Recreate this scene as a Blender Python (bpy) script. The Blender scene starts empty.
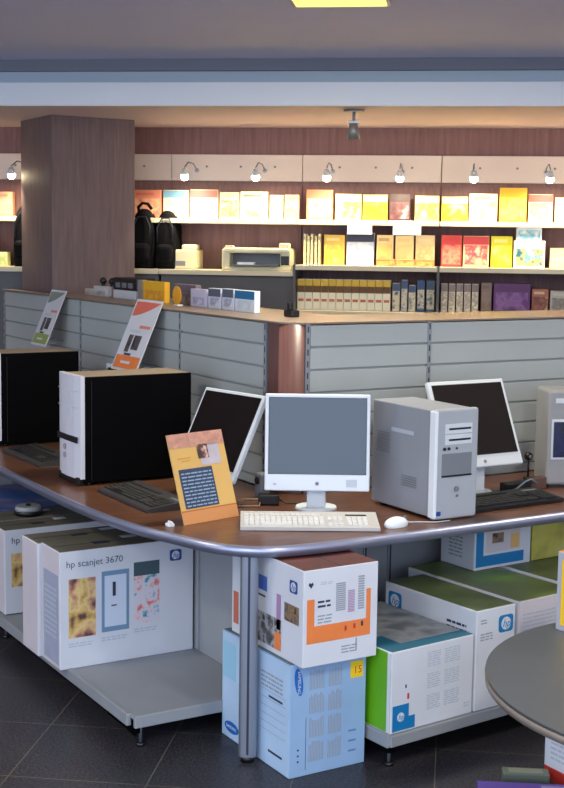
import bpy, bmesh, math, random
from mathutils import Matrix, Vector
random.seed(7)
C = bpy.context.scene.collection
R = math.radians
PI = math.pi

# ------------------------------------------------------------------ materials
def lin(c):
    return tuple(((v/255)/12.92 if v/255 <= .04045 else ((v/255+.055)/1.055)**2.4) for v in c)

_m = {}
def mat(name, col, rough=.55, metal=0., spec=.5, noise=0., scale=30., bump=0., stretch=None, coat=0., emit=0., alpha=None):
    if name in _m: return _m[name]
    m = bpy.data.materials.new(name); m.use_nodes = True
    nt = m.node_tree; b = nt.nodes['Principled BSDF']
    c = lin(col)
    b.inputs['Base Color'].default_value = (*c, 1)
    b.inputs['Roughness'].default_value = rough
    b.inputs['Metallic'].default_value = metal
    b.inputs['Specular IOR Level'].default_value = spec
    b.inputs['Coat Weight'].default_value = coat
    if emit:
        b.inputs['Emission Color'].default_value = (*c, 1); b.inputs['Emission Strength'].default_value = emit
    if noise or bump:
        tc = nt.nodes.new('ShaderNodeTexCoord'); mp = nt.nodes.new('ShaderNodeMapping')
        nz = nt.nodes.new('ShaderNodeTexNoise'); nz.inputs['Scale'].default_value = scale
        nz.inputs['Detail'].default_value = 4
        if stretch: mp.inputs['Scale'].default_value = stretch
        nt.links.new(tc.outputs['Object'], mp.inputs['Vector']); nt.links.new(mp.outputs['Vector'], nz.inputs['Vector'])
        if noise:
            cr = nt.nodes.new('ShaderNodeValToRGB')
            cr.color_ramp.elements[0].position = .3; cr.color_ramp.elements[1].position = .7
            cr.color_ramp.elements[0].color = (*[max(0, v*(1-noise)) for v in c], 1)
            cr.color_ramp.elements[1].color = (*[min(1, v*(1+noise)) for v in c], 1)
            nt.links.new(nz.outputs['Fac'], cr.inputs['Fac']); nt.links.new(cr.outputs['Color'], b.inputs['Base Color'])
        if bump:
            bp = nt.nodes.new('ShaderNodeBump'); bp.inputs['Strength'].default_value = bump; bp.inputs['Distance'].default_value = .002
            nt.links.new(nz.outputs['Fac'], bp.inputs['Height']); nt.links.new(bp.outputs['Normal'], b.inputs['Normal'])
    _m[name] = m
    return m

def photo_mat(name, cols, scale=30., rough=.4, off=(0, 0, 0)):
    """printed picture: irregular patches of a few ink colours"""
    if name in _m: return _m[name]
    m = bpy.data.materials.new(name); m.use_nodes = True
    nt = m.node_tree; b = nt.nodes['Principled BSDF']; b.inputs['Roughness'].default_value = rough
    tc = nt.nodes.new('ShaderNodeTexCoord'); mp = nt.nodes.new('ShaderNodeMapping'); mp.inputs['Location'].default_value = off
    nz = nt.nodes.new('ShaderNodeTexNoise'); nz.inputs['Scale'].default_value = scale; nz.inputs['Detail'].default_value = 2.5
    cr = nt.nodes.new('ShaderNodeValToRGB'); cr.color_ramp.interpolation = 'LINEAR'
    e = cr.color_ramp.elements
    n = len(cols)
    while len(e) < n: e.new(.5)
    for i, c in enumerate(cols):
        e[i].position = .33 + .34*i/(n-1); e[i].color = (*lin(c), 1)
    nt.links.new(tc.outputs['Object'], mp.inputs['Vector']); nt.links.new(mp.outputs['Vector'], nz.inputs['Vector'])
    nt.links.new(nz.outputs['Fac'], cr.inputs['Fac']); nt.links.new(cr.outputs['Color'], b.inputs['Base Color'])
    _m[name] = m
    return m

def wood_mat(name, c1, c2, rough=.5, scale=(14, 14, 1.2), spec=.4):
    m = bpy.data.materials.new(name); m.use_nodes = True
    nt = m.node_tree; b = nt.nodes['Principled BSDF']
    b.inputs['Roughness'].default_value = rough; b.inputs['Specular IOR Level'].default_value = spec
    tc = nt.nodes.new('ShaderNodeTexCoord'); mp = nt.nodes.new('ShaderNodeMapping'); mp.inputs['Scale'].default_value = scale
    nz = nt.nodes.new('ShaderNodeTexNoise'); nz.inputs['Scale'].default_value = 3; nz.inputs['Detail'].default_value = 6; nz.inputs['Roughness'].default_value = .6
    cr = nt.nodes.new('ShaderNodeValToRGB')
    cr.color_ramp.elements[0].position = .3; cr.color_ramp.elements[1].position = .72
    cr.color_ramp.elements[0].color = (*lin(c1), 1); cr.color_ramp.elements[1].color = (*lin(c2), 1)
    nt.links.new(tc.outputs['Object'], mp.inputs['Vector']); nt.links.new(mp.outputs['Vector'], nz.inputs['Vector'])
    nt.links.new(nz.outputs['Fac'], cr.inputs['Fac']); nt.links.new(cr.outputs['Color'], b.inputs['Base Color'])
    return m

WHITE = mat('white_card', (210, 211, 218), .5, noise=.03, scale=8)
PINKW = mat('pinkish_white_card', (206, 196, 202), .5, noise=.03, scale=8)
GREYP = mat('lavender_grey_print', (160, 164, 186), .5, noise=.06, scale=20)
TEXTG = mat('grey_ink', (150, 155, 165), .6)
TEXTD = mat('dark_ink', (45, 50, 70), .6)
TEXTL = mat('pale_ink', (178, 186, 198), .6)
BLUEI = mat('logo_blue', (28, 70, 140), .45)
CYANI = mat('teal_blue_print', (8, 118, 176), .45)
NAVY = mat('navy_print', (40, 60, 96), .5, noise=.15, scale=30)
ORANGE = mat('orange_print', (232, 128, 66), .5, noise=.05, scale=20)
GREEN = mat('lime_green_print', (96, 168, 12), .5, noise=.06, scale=10)
OLIVE = mat('olive_green_print', (92, 104, 66), .5, noise=.25, scale=9)
YELLOW = mat('yellow_print', (246, 200, 30), .5)
RED = mat('red_print', (200, 50, 40), .5)
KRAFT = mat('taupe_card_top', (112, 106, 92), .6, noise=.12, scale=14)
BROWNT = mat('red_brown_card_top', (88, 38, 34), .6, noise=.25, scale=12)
PALEBL = mat('pale_blue_card', (146, 176, 210), .5, noise=.05, scale=7)
PALEB2 = mat('light_blue_card', (176, 200, 226), .5, noise=.05, scale=7)
TAPE = mat('packing_tape', (170, 160, 140), .3)
SILVER = mat('silver_plastic', (146, 149, 158), .42, noise=.03, scale=6)
SILVD = mat('grey_plastic', (120, 124, 130), .45)
LIGHTP = mat('light_grey_plastic', (208, 212, 218), .4)
WHITEP = mat('white_plastic', (232, 236, 240), .35)
BLACKP = mat('black_plastic', (14, 14, 17), .38, noise=.2, scale=20)
BLACKM = mat('black_painted_metal', (4, 4, 6), .6, spec=.06, noise=.2, scale=25)
KEYS = mat('dark_keys', (22, 20, 23), .5)
KEYBD = mat('charcoal_plastic', (66, 63, 64), .45)
KEYL = mat('pale_keys', (214, 212, 210), .45)
KEYB = mat('keyboard_beige', (190, 186, 184), .45)
SCREEN = mat('grey_lcd', (66, 78, 90), .22, spec=.7)
SCREEND = mat('dark_lcd', (22, 14, 16), .5, spec=.12, noise=.2, scale=6)
CHROME = mat('brushed_aluminium', (170, 172, 196), .36, metal=.8)
CHROMEM = mat('satin_aluminium', (150, 156, 168), .38, metal=.75)
STEEL = mat('grey_painted_steel', (150, 152, 156), .5, metal=.15, noise=.04, scale=5)
STEELL = mat('light_grey_slatwall', (178, 182, 180), .5, noise=.04, scale=3)
GROOVE = mat('slat_groove', (150, 154, 154), .7)
CREAM = mat('cream_plastic', (220, 214, 180), .45)
SHELFW = mat('cream_shelf_board', (226, 214, 184), .45)
HEADER = mat('pale_header_panel', (226, 212, 204), .4, noise=.03, scale=3)
DARKG = mat('dark_grey_panel', (98, 96, 100), .6, noise=.08, scale=4)
BULB = mat('lit_bulb', (255, 236, 190), .5, emit=16)
TUBE = mat('lit_diffuser', (252, 240, 120), .5, emit=.55)
DESKW = wood_mat('brown_desk_laminate', (82, 52, 40), (116, 76, 54), .30, (3, 14, 14), .5)
WALLW = wood_mat('red_brown_wall_laminate', (126, 92, 90), (152, 114, 110), .55, (16, 16, 1.0))
PILLW = wood_mat('pillar_laminate', (106, 88, 88), (130, 110, 110), .6, (22, 22, 1.2))
POSTW = wood_mat('corner_post_laminate', (98, 66, 62), (120, 84, 78), .32, (22, 22, 1.2), .6)
CEIL = mat('grey_ceiling_paint', (208, 212, 240), .8, noise=.02, scale=3)
CEILD = mat('painted_shade_grey', (124, 126, 138), .8)  # darker ceiling grey, with the shading near the fascia put into the colour
FASC = mat('white_fascia_paint', (240, 243, 248), .6)
FASB = mat('pale_blue_grey_trim', (176, 192, 206), .6)
SOFF = mat('soffit_paint', (196, 180, 190), .7)

def floor_mat():
    m = bpy.data.materials.new('black_speckled_tiles'); m.use_nodes = True
    nt = m.node_tree; b = nt.nodes['Principled BSDF']; L = nt.links.new
    tc = nt.nodes.new('ShaderNodeTexCoord'); mp = nt.nodes.new('ShaderNodeMapping')
    mp.inputs['Rotation'].default_value = (0, 0, R(38.4)); mp.inputs['Location'].default_value = (.012, -.24, 0)
    L(tc.outputs['Object'], mp.inputs['Vector'])
    br = nt.nodes.new('ShaderNodeTexBrick'); br.offset = 0; br.inputs['Scale'].default_value = 1
    br.inputs['Brick Width'].default_value = .463; br.inputs['Row Height'].default_value = .463
    br.inputs['Mortar Size'].default_value = .0022; br.inputs['Mortar Smooth'].default_value = .3
    L(mp.outputs['Vector'], br.inputs['Vector'])
    nz = nt.nodes.new('ShaderNodeTexNoise'); nz.inputs['Scale'].default_value = 110; nz.inputs['Detail'].default_value = 3
    L(tc.outputs['Object'], nz.inputs['Vector'])
    cr = nt.nodes.new('ShaderNodeValToRGB'); cr.color_ramp.elements[0].position = .35; cr.color_ramp.elements[1].position = .75
    cr.color_ramp.elements[0].color = (*lin((24, 22, 26)), 1); cr.color_ramp.elements[1].color = (*lin((76, 72, 78)), 1)
    L(nz.outputs['Fac'], cr.inputs['Fac'])
    mx = nt.nodes.new('ShaderNodeMixRGB'); L(br.outputs['Fac'], mx.inputs['Fac']); L(cr.outputs['Color'], mx.inputs['Color1'])
    mx.inputs['Color2'].default_value = (*lin((104, 96, 84)), 1)
    L(mx.outputs['Color'], b.inputs['Base Color'])
    b.inputs['Roughness'].default_value = .38; b.inputs['Specular IOR Level'].default_value = .35
    return m

# ------------------------------------------------------------------ mesh builder
class MB:
    def __init__(s, M=None): s.bm = bmesh.new(); s.mats = []; s.M = M or Matrix()
    def mi(s, m):
        if m not in s.mats: s.mats.append(m)
        return s.mats.index(m)
    def _fin(s, verts, m, M=None, smooth=False):
        bmesh.ops.transform(s.bm, matrix=s.M @ (M or Matrix()), verts=verts)
        i = s.mi(m); fs = set()
        for v in verts:
            for f in v.link_faces: fs.add(f)
        for f in fs: f.material_index = i; f.smooth = smooth
    def box(s, x0, x1, y0, y1, z0, z1, m, bev=0., M=None, seg=2):
        r = bmesh.ops.create_cube(s.bm, size=1); vs = r['verts']
        T = Matrix.Translation(((x0+x1)/2, (y0+y1)/2, (z0+z1)/2)) @ Matrix.Diagonal((abs(x1-x0), abs(y1-y0), abs(z1-z0), 1))
        bmesh.ops.transform(s.bm, matrix=T, verts=vs)
        if bev:
            es = set(e for v in vs for e in v.link_edges)
            before = set(s.bm.verts) - set(vs)
            bmesh.ops.bevel(s.bm, geom=list(es), offset=bev, segments=seg, affect='EDGES', profile=.5)
            vs = [v for v in s.bm.verts if v not in before]
        s._fin(vs, m, M); return s
    def cyl(s, r1, r2, h, m, M=None, seg=24, sx=1., smooth=True):
        """along +Z from 0 to h"""
        r = bmesh.ops.create_cone(s.bm, cap_ends=True, segments=seg, radius1=r1, radius2=r2, depth=h)
        T = Matrix.Translation((0, 0, h/2)) @ Matrix.Diagonal((sx, 1, 1, 1))
        s._fin(r['verts'], m, (M or Matrix()) @ T, False)
        if smooth:
            for v in r['verts']:
                for f in v.link_faces:
                    if len(f.verts) == 4: f.smooth = True
        return s
    def sph(s, r, m, M=None, seg=16):
        q = bmesh.ops.create_uvsphere(s.bm, u_segments=seg, v_segments=seg//2+2, radius=r)
        s._fin(q['verts'], m, M, True); return s
    def prism(s, pts, z0, z1, m, M=None, smooth_side=False):
        lo = [s.bm.verts.new((x, y, z0)) for x, y in pts]; hi = [s.bm.verts.new((x, y, z1)) for x, y in pts]
        n = len(pts)
        s.bm.faces.new(list(reversed(lo))); s.bm.faces.new(hi)
        for i in range(n): s.bm.faces.new((lo[i], lo[(i+1) % n], hi[(i+1) % n], hi[i]))
        s._fin(lo+hi, m, M)
        return s
    def tube(s, pts, r, m, M=None, seg=8):
        rings = []
        P = [Vector(p) for p in pts]
        for i, p in enumerate(P):
            d = (P[min(i+1, len(P)-1)] - P[max(i-1, 0)]).normalized()
            a = d.orthogonal().normalized() if i == 0 else (rings_a - d*rings_a.dot(d)).normalized()
            rings_a = a; b = d.cross(a)
            rings.append([s.bm.verts.new(p + a*math.cos(2*PI*k/seg)*r + b*math.sin(2*PI*k/seg)*r) for k in range(seg)])
        for A, B in zip(rings, rings[1:]):
            for k in range(seg): s.bm.faces.new((A[k], A[(k+1) % seg], B[(k+1) % seg], B[k]))
        s.bm.faces.new(list(reversed(rings[0]))); s.bm.faces.new(rings[-1])
        s._fin([v for q in rings for v in q], m, M, True); return s
    def text(s, txt, size, m, M, sx=1., italic=0.):
        """lettering in the XY plane of M, raised slightly along its +Z, origin bottom left"""
        cu = bpy.data.curves.new('t', 'FONT'); cu.body = txt; cu.size = size; cu.extrude = .0002; cu.shear = italic
        cu.resolution_u = 2
        o = bpy.data.objects.new('t', cu); C.objects.link(o)
        dg = bpy.context.evaluated_depsgraph_get(); dg.update()
        me = bpy.data.meshes.new_from_object(o.evaluated_get(dg))
        old = set(s.bm.verts); s.bm.from_mesh(me)
        vs = [v for v in s.bm.verts if v not in old]
        s._fin(list(vs), m, M @ Matrix.Diagonal((sx, 1, 1, 1)))
        bpy.data.objects.remove(o); bpy.data.curves.remove(cu); bpy.data.meshes.remove(me)
        return s
    def build(s, name, parent=None, loc=None, rotz=0.):
        bmesh.ops.recalc_face_normals(s.bm, faces=s.bm.faces)
        me = bpy.data.meshes.new(name); s.bm.to_mesh(me); s.bm.free()
        for m in s.mats: me.materials.append(m)
        o = bpy.data.objects.new(name, me); C.objects.link(o)
        if parent: o.parent = parent
        if loc: o.location = loc
        o.rotation_euler.z = rotz
        return o

def tag(o, label=None, cat=None, group=None, kind=None):
    if label: o['label'] = label
    if cat: o['category'] = cat
    if group: o['group'] = group
    if kind: o['kind'] = kind
    return o
def thing(name, label, cat, loc=(0, 0, 0), rotz=0., group=None):
    o = bpy.data.objects.new(name, None); C.objects.link(o); o.empty_display_size = .05
    o.location = loc; o.rotation_euler = (0, 0, rotz)
    return tag(o, label, cat, group)
def struct(name, mb): return tag(mb.build(name), kind='structure')

def frame(org, u, v):
    u = Vector(u); v = Vector(v); n = u.cross(v)
    M = Matrix((u, v, n)).transposed().to_4x4(); M.translation = Vector(org); return M
def FRONT(W, D, H): return frame((0, 0, 0), (1, 0, 0), (0, 0, 1))
def LEFT(W, D, H): return frame((0, D, 0), (0, -1, 0), (0, 0, 1))
def TOP(W, D, H): return frame((0, 0, H), (1, 0, 0), (0, 1, 0))
E_ = .0008
def quad(mb, F, u0, u1, v0, v1, m, lift=0.):   # thin printed label lying on a face
    mb.box(u0, u1, v0, v1, lift, lift+E_, m, M=F)
def lines(mb, F, u0, u1, v0, v1, m, n=8, h=.45, lift=0.):
    """paragraph of small print: rows of broken bars"""
    st = (v1-v0)/n
    for i in range(n):
        y = v0+i*st; x = u0
        while x < u1-.004:
            w = min(random.uniform(.012, .035), u1-x)
            quad(mb, F, x, x+w, y, y+st*h, m, lift); x += w+.005
def rr(w, h, r, n=4):
    p = []
    for cx, cy, a in ((w-r, r, -90), (w-r, h-r, 0), (r, h-r, 90), (r, r, 180)):
        for k in range(n+1):
            t = R(a+90*k/n); p.append((cx+r*math.cos(t), cy+r*math.sin(t)))
    return p
def hp_logo(parent, F, u, v, s, sq=BLUEI, disc=WHITE, ink=BLUEI, name='brand_logo'):
    mb = MB()
    mb.prism([(u+x, v+y) for x, y in rr(s*1.15, s, s*.2)], 0, .001, sq, M=F)
    mb.cyl(s*.38, s*.38, .0007, disc, M=F @ Matrix.Translation((u+s*.575, v+s*.5, .001)))
    mb.text('hp', s*.62, ink, F @ Matrix.Translation((u+s*.29, v+s*.3, .002)), italic=.3)
    return mb.build(name, parent)

def carton(name, label, loc, rotz, W, D, H, body=WHITE, top=None, left=None, cat='box', group=None, tape=True):
    t = thing(name, label, cat, loc, rotz, group)
    mb = MB(); mb.box(0, W, 0, D, 0, H, body, bev=.003)
    b = mb.build('carton', t)
    if top:
        mb = MB(); quad(mb, TOP(W, D, H), .003, W-.003, .003, D-.003, top); mb.build('top_print', t)
    if left:
        mb = MB(); quad(mb, LEFT(W, D, H), .004, D-.004, .004, H-.004, left); mb.build('side_print', t)
    if tape:
        mb = MB(); F = TOP(W, D, H)
        if W >= D:
            mb.box(0.003, W-.003, D/2-.0015, D/2+.0015, E_, E_+.0008, TEXTD, M=F)
        else:
            mb.box(W/2-.0015, W/2+.0015, .003, D-.003, E_, E_+.0008, TEXTD, M=F)
        mb.build('flap_seam', t)
    return t

# ------------------------------------------------------------------ room frame
# the back wall runs 38.4 degrees off the display gondola
WA = R(38.4); OX, OY = 4.2748, 7.1145
wv = Vector((math.cos(WA), -math.sin(WA), 0)); nv = Vector((-math.sin(WA), -math.cos(WA), 0))
def Wp(s, d, z): 
    p = Vector((OX, OY, 0)) + wv*s + nv*d; return (p.x, p.y, z)
WM = Matrix.Translation((OX, OY, 0)) @ Matrix.Rotation(-WA, 4, 'Z')   # local x along wall, -y towards the shop

# floor, ceilings, wall
mb = MB(); mb.box(-6, 10, -4, 12, -.05, 0, floor_mat()); struct('floor', mb)
mb = MB(WM); mb.box(-6, 6, 0, .12, 0, 3.0, WALLW); struct('wall_back', mb)
mb = MB(WM); mb.box(-6, 6, -6.8, -1.36, 2.70, 2.85, CEIL); struct('ceiling', mb)
mb = MB(WM); mb.box(-6, 6, -1.30, 0, 2.46, 2.6, SOFF); tag(mb.build('ceiling_soffit'), kind='structure').name = 'ceiling_lower'
mb = MB(WM); mb.box(-6, 6, -1.33, -1.30, 2.46, 2.583, FASC, bev=.002); struct('trim_1', mb)
mb = MB(WM); mb.box(-6, 6, -1.315, -1.30, 2.583, 2.64, FASB); struct('trim_2', mb)
mb = MB(WM); mb.box(-6, 6, -1.36, -1.30, 2.64, 2.85, CEILD); struct('trim_painted_shade', mb)  # solid strip painted as the shade where upper ceiling meets fascia
mb = MB(WM); mb.box(-6.12, -6, -8.5, .12, 0, 3.0, FASC); struct('wall_left', mb)
mb = MB(WM); mb.box(6, 6.12, -10.2, .12, 0, 3.0, FASC); struct('wall_right', mb)
mb = MB(); mb.box(2.772, 3.30, 7.245, 7.76, 0, 2.46, PILLW, bev=.004); tag(mb.build('pillar'), kind='structure').name = 'wall_pillar'

# ------------------------------------------------------------------ gondola
g = thing('display_gondola', 'long grey slatted display gondola that turns a corner behind the computers', 'display shelving', (2.65, 4.35, 0))
GI = Matrix.Translation((-2.65, -4.35, 0))
def slat(F, u0, u1, z0, z1, name):
    mb = MB(GI); pitch = .0915; z = z1
    mb.box(u0, u1, z0, z1, -.016, -.010, GROOVE, M=F)
    z = z1
    while z > z0+.01:
        mb.box(u0, u1, max(z0, z-pitch+.009), z, -.012, 0, STEELL, bev=.0018, M=F); z -= pitch
    return mb.build(name, g)
FL = frame((2.65, 7.74, 0), (0, -1, 0), (0, 0, 1)); FR = frame((2.722, 4.35, 0), (1, 0, 0), (0, 0, 1))
seams_l = [0, .04, 1.20, 2.40, 3.21-.03]
for a, b in ((.02, 1.22), (1.235, 2.41), (2.425, 3.18)): slat(FL, a, b, .75, 1.425, 'slat_panel')
for a, b in ((.02, .60), (.612, 1.45), (1.462, 2.3)): slat(FR, a, b, .75, 1.425, 'slat_panel')
def upright(F, u, name='slotted_upright'):
    mb = MB(GI); mb.box(u-.006, u+.012, .02, 1.43, -.014, .003, STEEL, M=F)
    z = .80
    while z < 1.41:
        mb.box(u, u+.006, z, z+.024, .0025, .0036, TEXTD, M=F); z += .046
    mb.build(name, g)
for u in (0, 1.228, 2.417, 3.19): upright(FL, u)
for u in (.004, .606, 1.456, 2.31): upright(FR, u)
mb = MB(GI)   # rounded corner post
pts = [(2.718, 4.52), (2.718, 4.354)]
for k in range(11):
    t = R(-90 - 90*k/10); pts.append((2.716+.070*math.cos(t), 4.434+.082*math.sin(t)))
pts += [(2.648, 4.52)]
mb.prism(pts, .02, 1.43, POSTW); o = mb.build('corner_post', g); o['label'] = 'rounded red-brown wooden corner post'
for p in o.data.polygons: p.use_smooth = len(p.vertices) == 4 and abs(p.normal.z) < .1 and p.normal.x < -.01 and p.normal.y < -.01
mb = MB(GI)   # ledge on top
led = [(5.1, 4.343), (2.745, 4.343)]
for k in range(9):
    t = R(-90-90*k/8); led.append((2.745+.108*math.cos(t), 4.45+.108*math.sin(t)))
led += [(2.637, 4.54), (2.637, 7.74), (2.70, 7.74), (2.70, 7.08), (3.12, 7.08), (3.12, 4.80), (5.1, 4.80)]
mb.prism(led, 1.43, 1.437, mat('top_ledge', (140, 122, 108), .4)); o = mb.build('top_ledge', g)
mb = MB(GI); mb.box(3.06, 3.10, 4.80, 7.05, .02, 1.43, STEELL); mb.box(3.10, 5.05, 4.74, 4.78, .02, 1.43, STEELL)
mb.box(2.67, 2.69, 7.05, 7.74, .02, 1.43, STEELL); mb.box(2.66, 3.1, 7.03, 7.06, .02, 1.43, STEELL); mb.build('rear_panel', g)
# lower body below the desk
mb = MB(GI)
mb.box(2.33, 2.345, 4.17, 7.7, .12, .715, STEEL); mb.box(2.33, 2.345, 4.02, 4.17, .12, .715, STEEL)
mb.build('lower_panel', g)
mb = MB(GI); mb.box(2.345, 5.0, 4.17, 4.185, .12, .715, STEEL); mb.build('lower_panel', g)
for x in (2.9, 3.02, 3.9, 4.7): mb = MB(GI); mb.box(x-.010, x+.010, 4.162, 4.17, .13, .715, STEEL); mb.box(x-.003, x+.003, 4.160, 4.1625, .15, .7, TEXTD); mb.build('slotted_upright', g)
for y in (4.5, 5.6, 6.7): mb = MB(GI); mb.box(2.322, 2.33, y-.01, y+.01, .13, .715, STEEL); mb.build('slotted_upright', g)
mb = MB(GI); mb.box(2.28, 2.60, 4.20, 7.65, 0, .085, BLACKM); mb.box(2.60, 5.0, 4.25, 4.4, 0, .085, BLACKM); mb.build('plinth', g)
# left base shelf: tray with turned-down lip
mb = MB(GI)
mb.box(1.80, 2.33, 3.96, 7.7, .108, .12, STEEL, bev=.002)
mb.box(1.785, 1.803, 3.985, 7.7, .080, .124, STEEL, bev=.003)
mb.box(1.80, 2.33, 3.945, 3.963, .080, .124, STEEL, bev=.003)
mb.build('base_shelf', g)
def foot(x, y):
    mb = MB(GI @ Matrix.Translation((x, y, 0))); mb.cyl(.018, .015, .012, BLACKP); mb.cyl(.006, .006, .10, CHROMEM, M=Matrix.Translation((0, 0, .01)), seg=10)
    mb.build('levelling_foot', g)
mb = MB(GI); mb.box(1.808, 1.832, 3.975, 4.2, .05, .108, BLACKM); mb.build('shelf_bracket', g)
foot(1.84, 3.99); foot(1.84, 5.4); foot(1.84, 6.9)
# right base shelf, set a few degrees off
RS = Matrix.Translation((2.475, 3.385, 0)) @ Matrix.Rotation(R(5), 4, 'Z')
mb = MB(GI @ RS)
mb.box(0, 2.3, .012, .72, .108, .12, STEEL, bev=.002); mb.box(-.005, 2.3, -.01, .014, .082, .122, STEEL, bev=.003)
mb.box(-.008, .012, .005, .72, .076, .123, STEEL, bev=.003)
mb.build('base_shelf', g)
for x in (.03, .9, 1.8):
    q = RS @ Vector((x, .04, 0)); foot(q.x, q.y)
mb = MB(GI @ RS); mb.box(.012, .034, .02, .5, .05, .108, BLACKM); mb.build('shelf_bracket', g)

# ------------------------------------------------------------------ desk
d = thing('curved_desk', 'long brown-topped desk with aluminium edge curving around the gondola corner', 'desk', (2.10, 3.69, 0))
DI = Matrix.Translation((-2.10, -3.69, 0))
outer = [(1.862, 7.7), (1.858, 6.2), (1.856, 5.2), (1.853, 4.8), (1.857, 4.55), (1.872, 4.3), (1.905, 4.10), (1.945, 3.965), (1.995, 3.80), (2.06, 3.69), (2.15, 3.630), (2.28, 3.608), (2.44, 3.600), (2.60, 3.602), (2.78, 3.598), (3.4, 3.60), (5.0, 3.60)]
def smooth_path(P, n=5):
    out = []
    for i in range(len(P)-1):
        p0 = Vector(P[max(i-1, 0)]); p1 = Vector(P[i]); p2 = Vector(P[i+1]); p3 = Vector(P[min(i+2, len(P)-1)])
        for k in range(n):
            t = k/n
            out.append(tuple(.5*((2*p1)+(p2-p0)*t+(2*p0-5*p1+4*p2-p3)*t*t+(3*p1-p0-3*p2+p3)*t**3)))
    return out+[P[-1]]
sp = [outer[0], outer[1]] + smooth_path(outer[2:-1], 5) + [outer[-1]]
inner = [(5.0, 4.333), (2.80, 4.333), (2.70, 4.35), (2.655, 4.42), (2.632, 4.55), (2.632, 7.7)]
mb = MB(DI); mb.prism(sp+inner, .722, .750, DESKW); mb.build('tabletop', d)
def offset(P, r):
    out = []
    for i, p in enumerate(P):
        a = Vector(P[max(i-1, 0)]); b = Vector(P[min(i+1, len(P)-1)]); t = (b-a).normalized()
        out.append((p[0]+t.y*r, p[1]-t.x*r))
    return out
o1 = offset(sp, -.001); o2 = offset(sp, -.012)
if (Vector(o2[10])-Vector((3, 5))).length < (Vector(sp[10])-Vector((3, 5))).length: o1 = offset(sp, .001); o2 = offset(sp, .012)
mb = MB(DI); mb.prism(o2+list(reversed(o1)), .716, .7525, CHROME); o = mb.build('edge_band', d); o['label'] = 'brushed aluminium edge band'
for p in o.data.polygons: p.use_smooth = len(p.vertices) == 4
mb = MB(DI @ Matrix.Translation((2.10, 3.69, 0)) @ Matrix.Rotation(R(-31), 4, 'Z'))
lp = []
w_ = .031
for k in range(24):
    t = 2*PI*k/24; lp.append((w_*math.copysign(abs(math.cos(t))**.7, math.cos(t)), w_*math.copysign(abs(math.sin(t))**.7, math.sin(t))*.8))
mb.prism(lp, .02, .722, CHROMEM)
mb.box(-.004, .004, -.0262, -.024, .03, .715, TEXTD)
o = mb.build('leg', d); o['label'] = 'satin aluminium leg'
mb = MB(DI @ Matrix.Translation((2.10, 3.69, 0))); mb.cyl(.024, .024, .022, BLACKP); mb.build('foot_cap', d)
for x, y in ((1.93, 6.6), (3.9, 3.68), (4.85, 3.68)):
    mb = MB(DI @ Matrix.Translation((x, y, 0))); mb.cyl(.028, .028, .722, CHROMEM); mb.build('leg', d)

# ------------------------------------------------------------------ computers
def monitor(label, loc, rotz, w, h, tilt, zb, scr, bez=WHITEP, chin=.035, side=.014, group=None, base=True, logo=None, speakers=True, neck_y=.0):
    t = thing('flat_monitor', label, 'monitor', loc, rotz, group)
    T = Matrix.Translation((0, -.02, zb)) @ Matrix.Rotation(R(-tilt), 4, 'X')   # origin at the bottom edge, middle
    mb = MB(T)
    mb.box(-w/2, w/2, 0, .022, 0, h, bez, bev=.005)
    mb.box(-w/2+.03, w/2-.03, .02, .05, .03, h-.04, bez, bev=.012)
    hs = mb.build('housing', t)
    mb = MB(T)
    mb.box(-w/2+side, w/2-side, -.002, .004, chin, h-side, BLACKP)
    mb.box(-w/2+side+.002, w/2-side-.002, -.003, .002, chin+.002, h-side-.002, scr)
    mb.build('screen', t)
    mb = MB(T); mb.cyl(.007, .007, .002, SILVD, M=Matrix.Translation((0, 0, chin*.45)) @ Matrix.Rotation(R(90), 4, 'X'), seg=16)
    mb.build('power_button', hs)
    if speakers:
        mb = MB(T)
        for k in range(10): mb.box(w*.28+k*.004, w*.28+k*.004+.002, -.001, 0, chin*.25, chin*.7, TEXTL)
        mb.build('speaker_grille', hs)
    if logo:
        mb = MB(T); mb.text(logo, .013, SILVD, frame((-w*.42, -.001, chin*.35), (1, 0, 0), (0, 0, 1)), italic=.3); mb.build('brand_logo', hs)
    if base:
        mb = MB(); mb.cyl(.070, .066, .012, bez, M=Matrix.Translation((0, .055, 0)), seg=32, sx=1.15); mb.build('base', t)
        mb = MB(); mb.box(-.036, .036, .028, .056, .01, zb+.10, LIGHTP, bev=.008); mb.build('stand', t)
    return t

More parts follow.
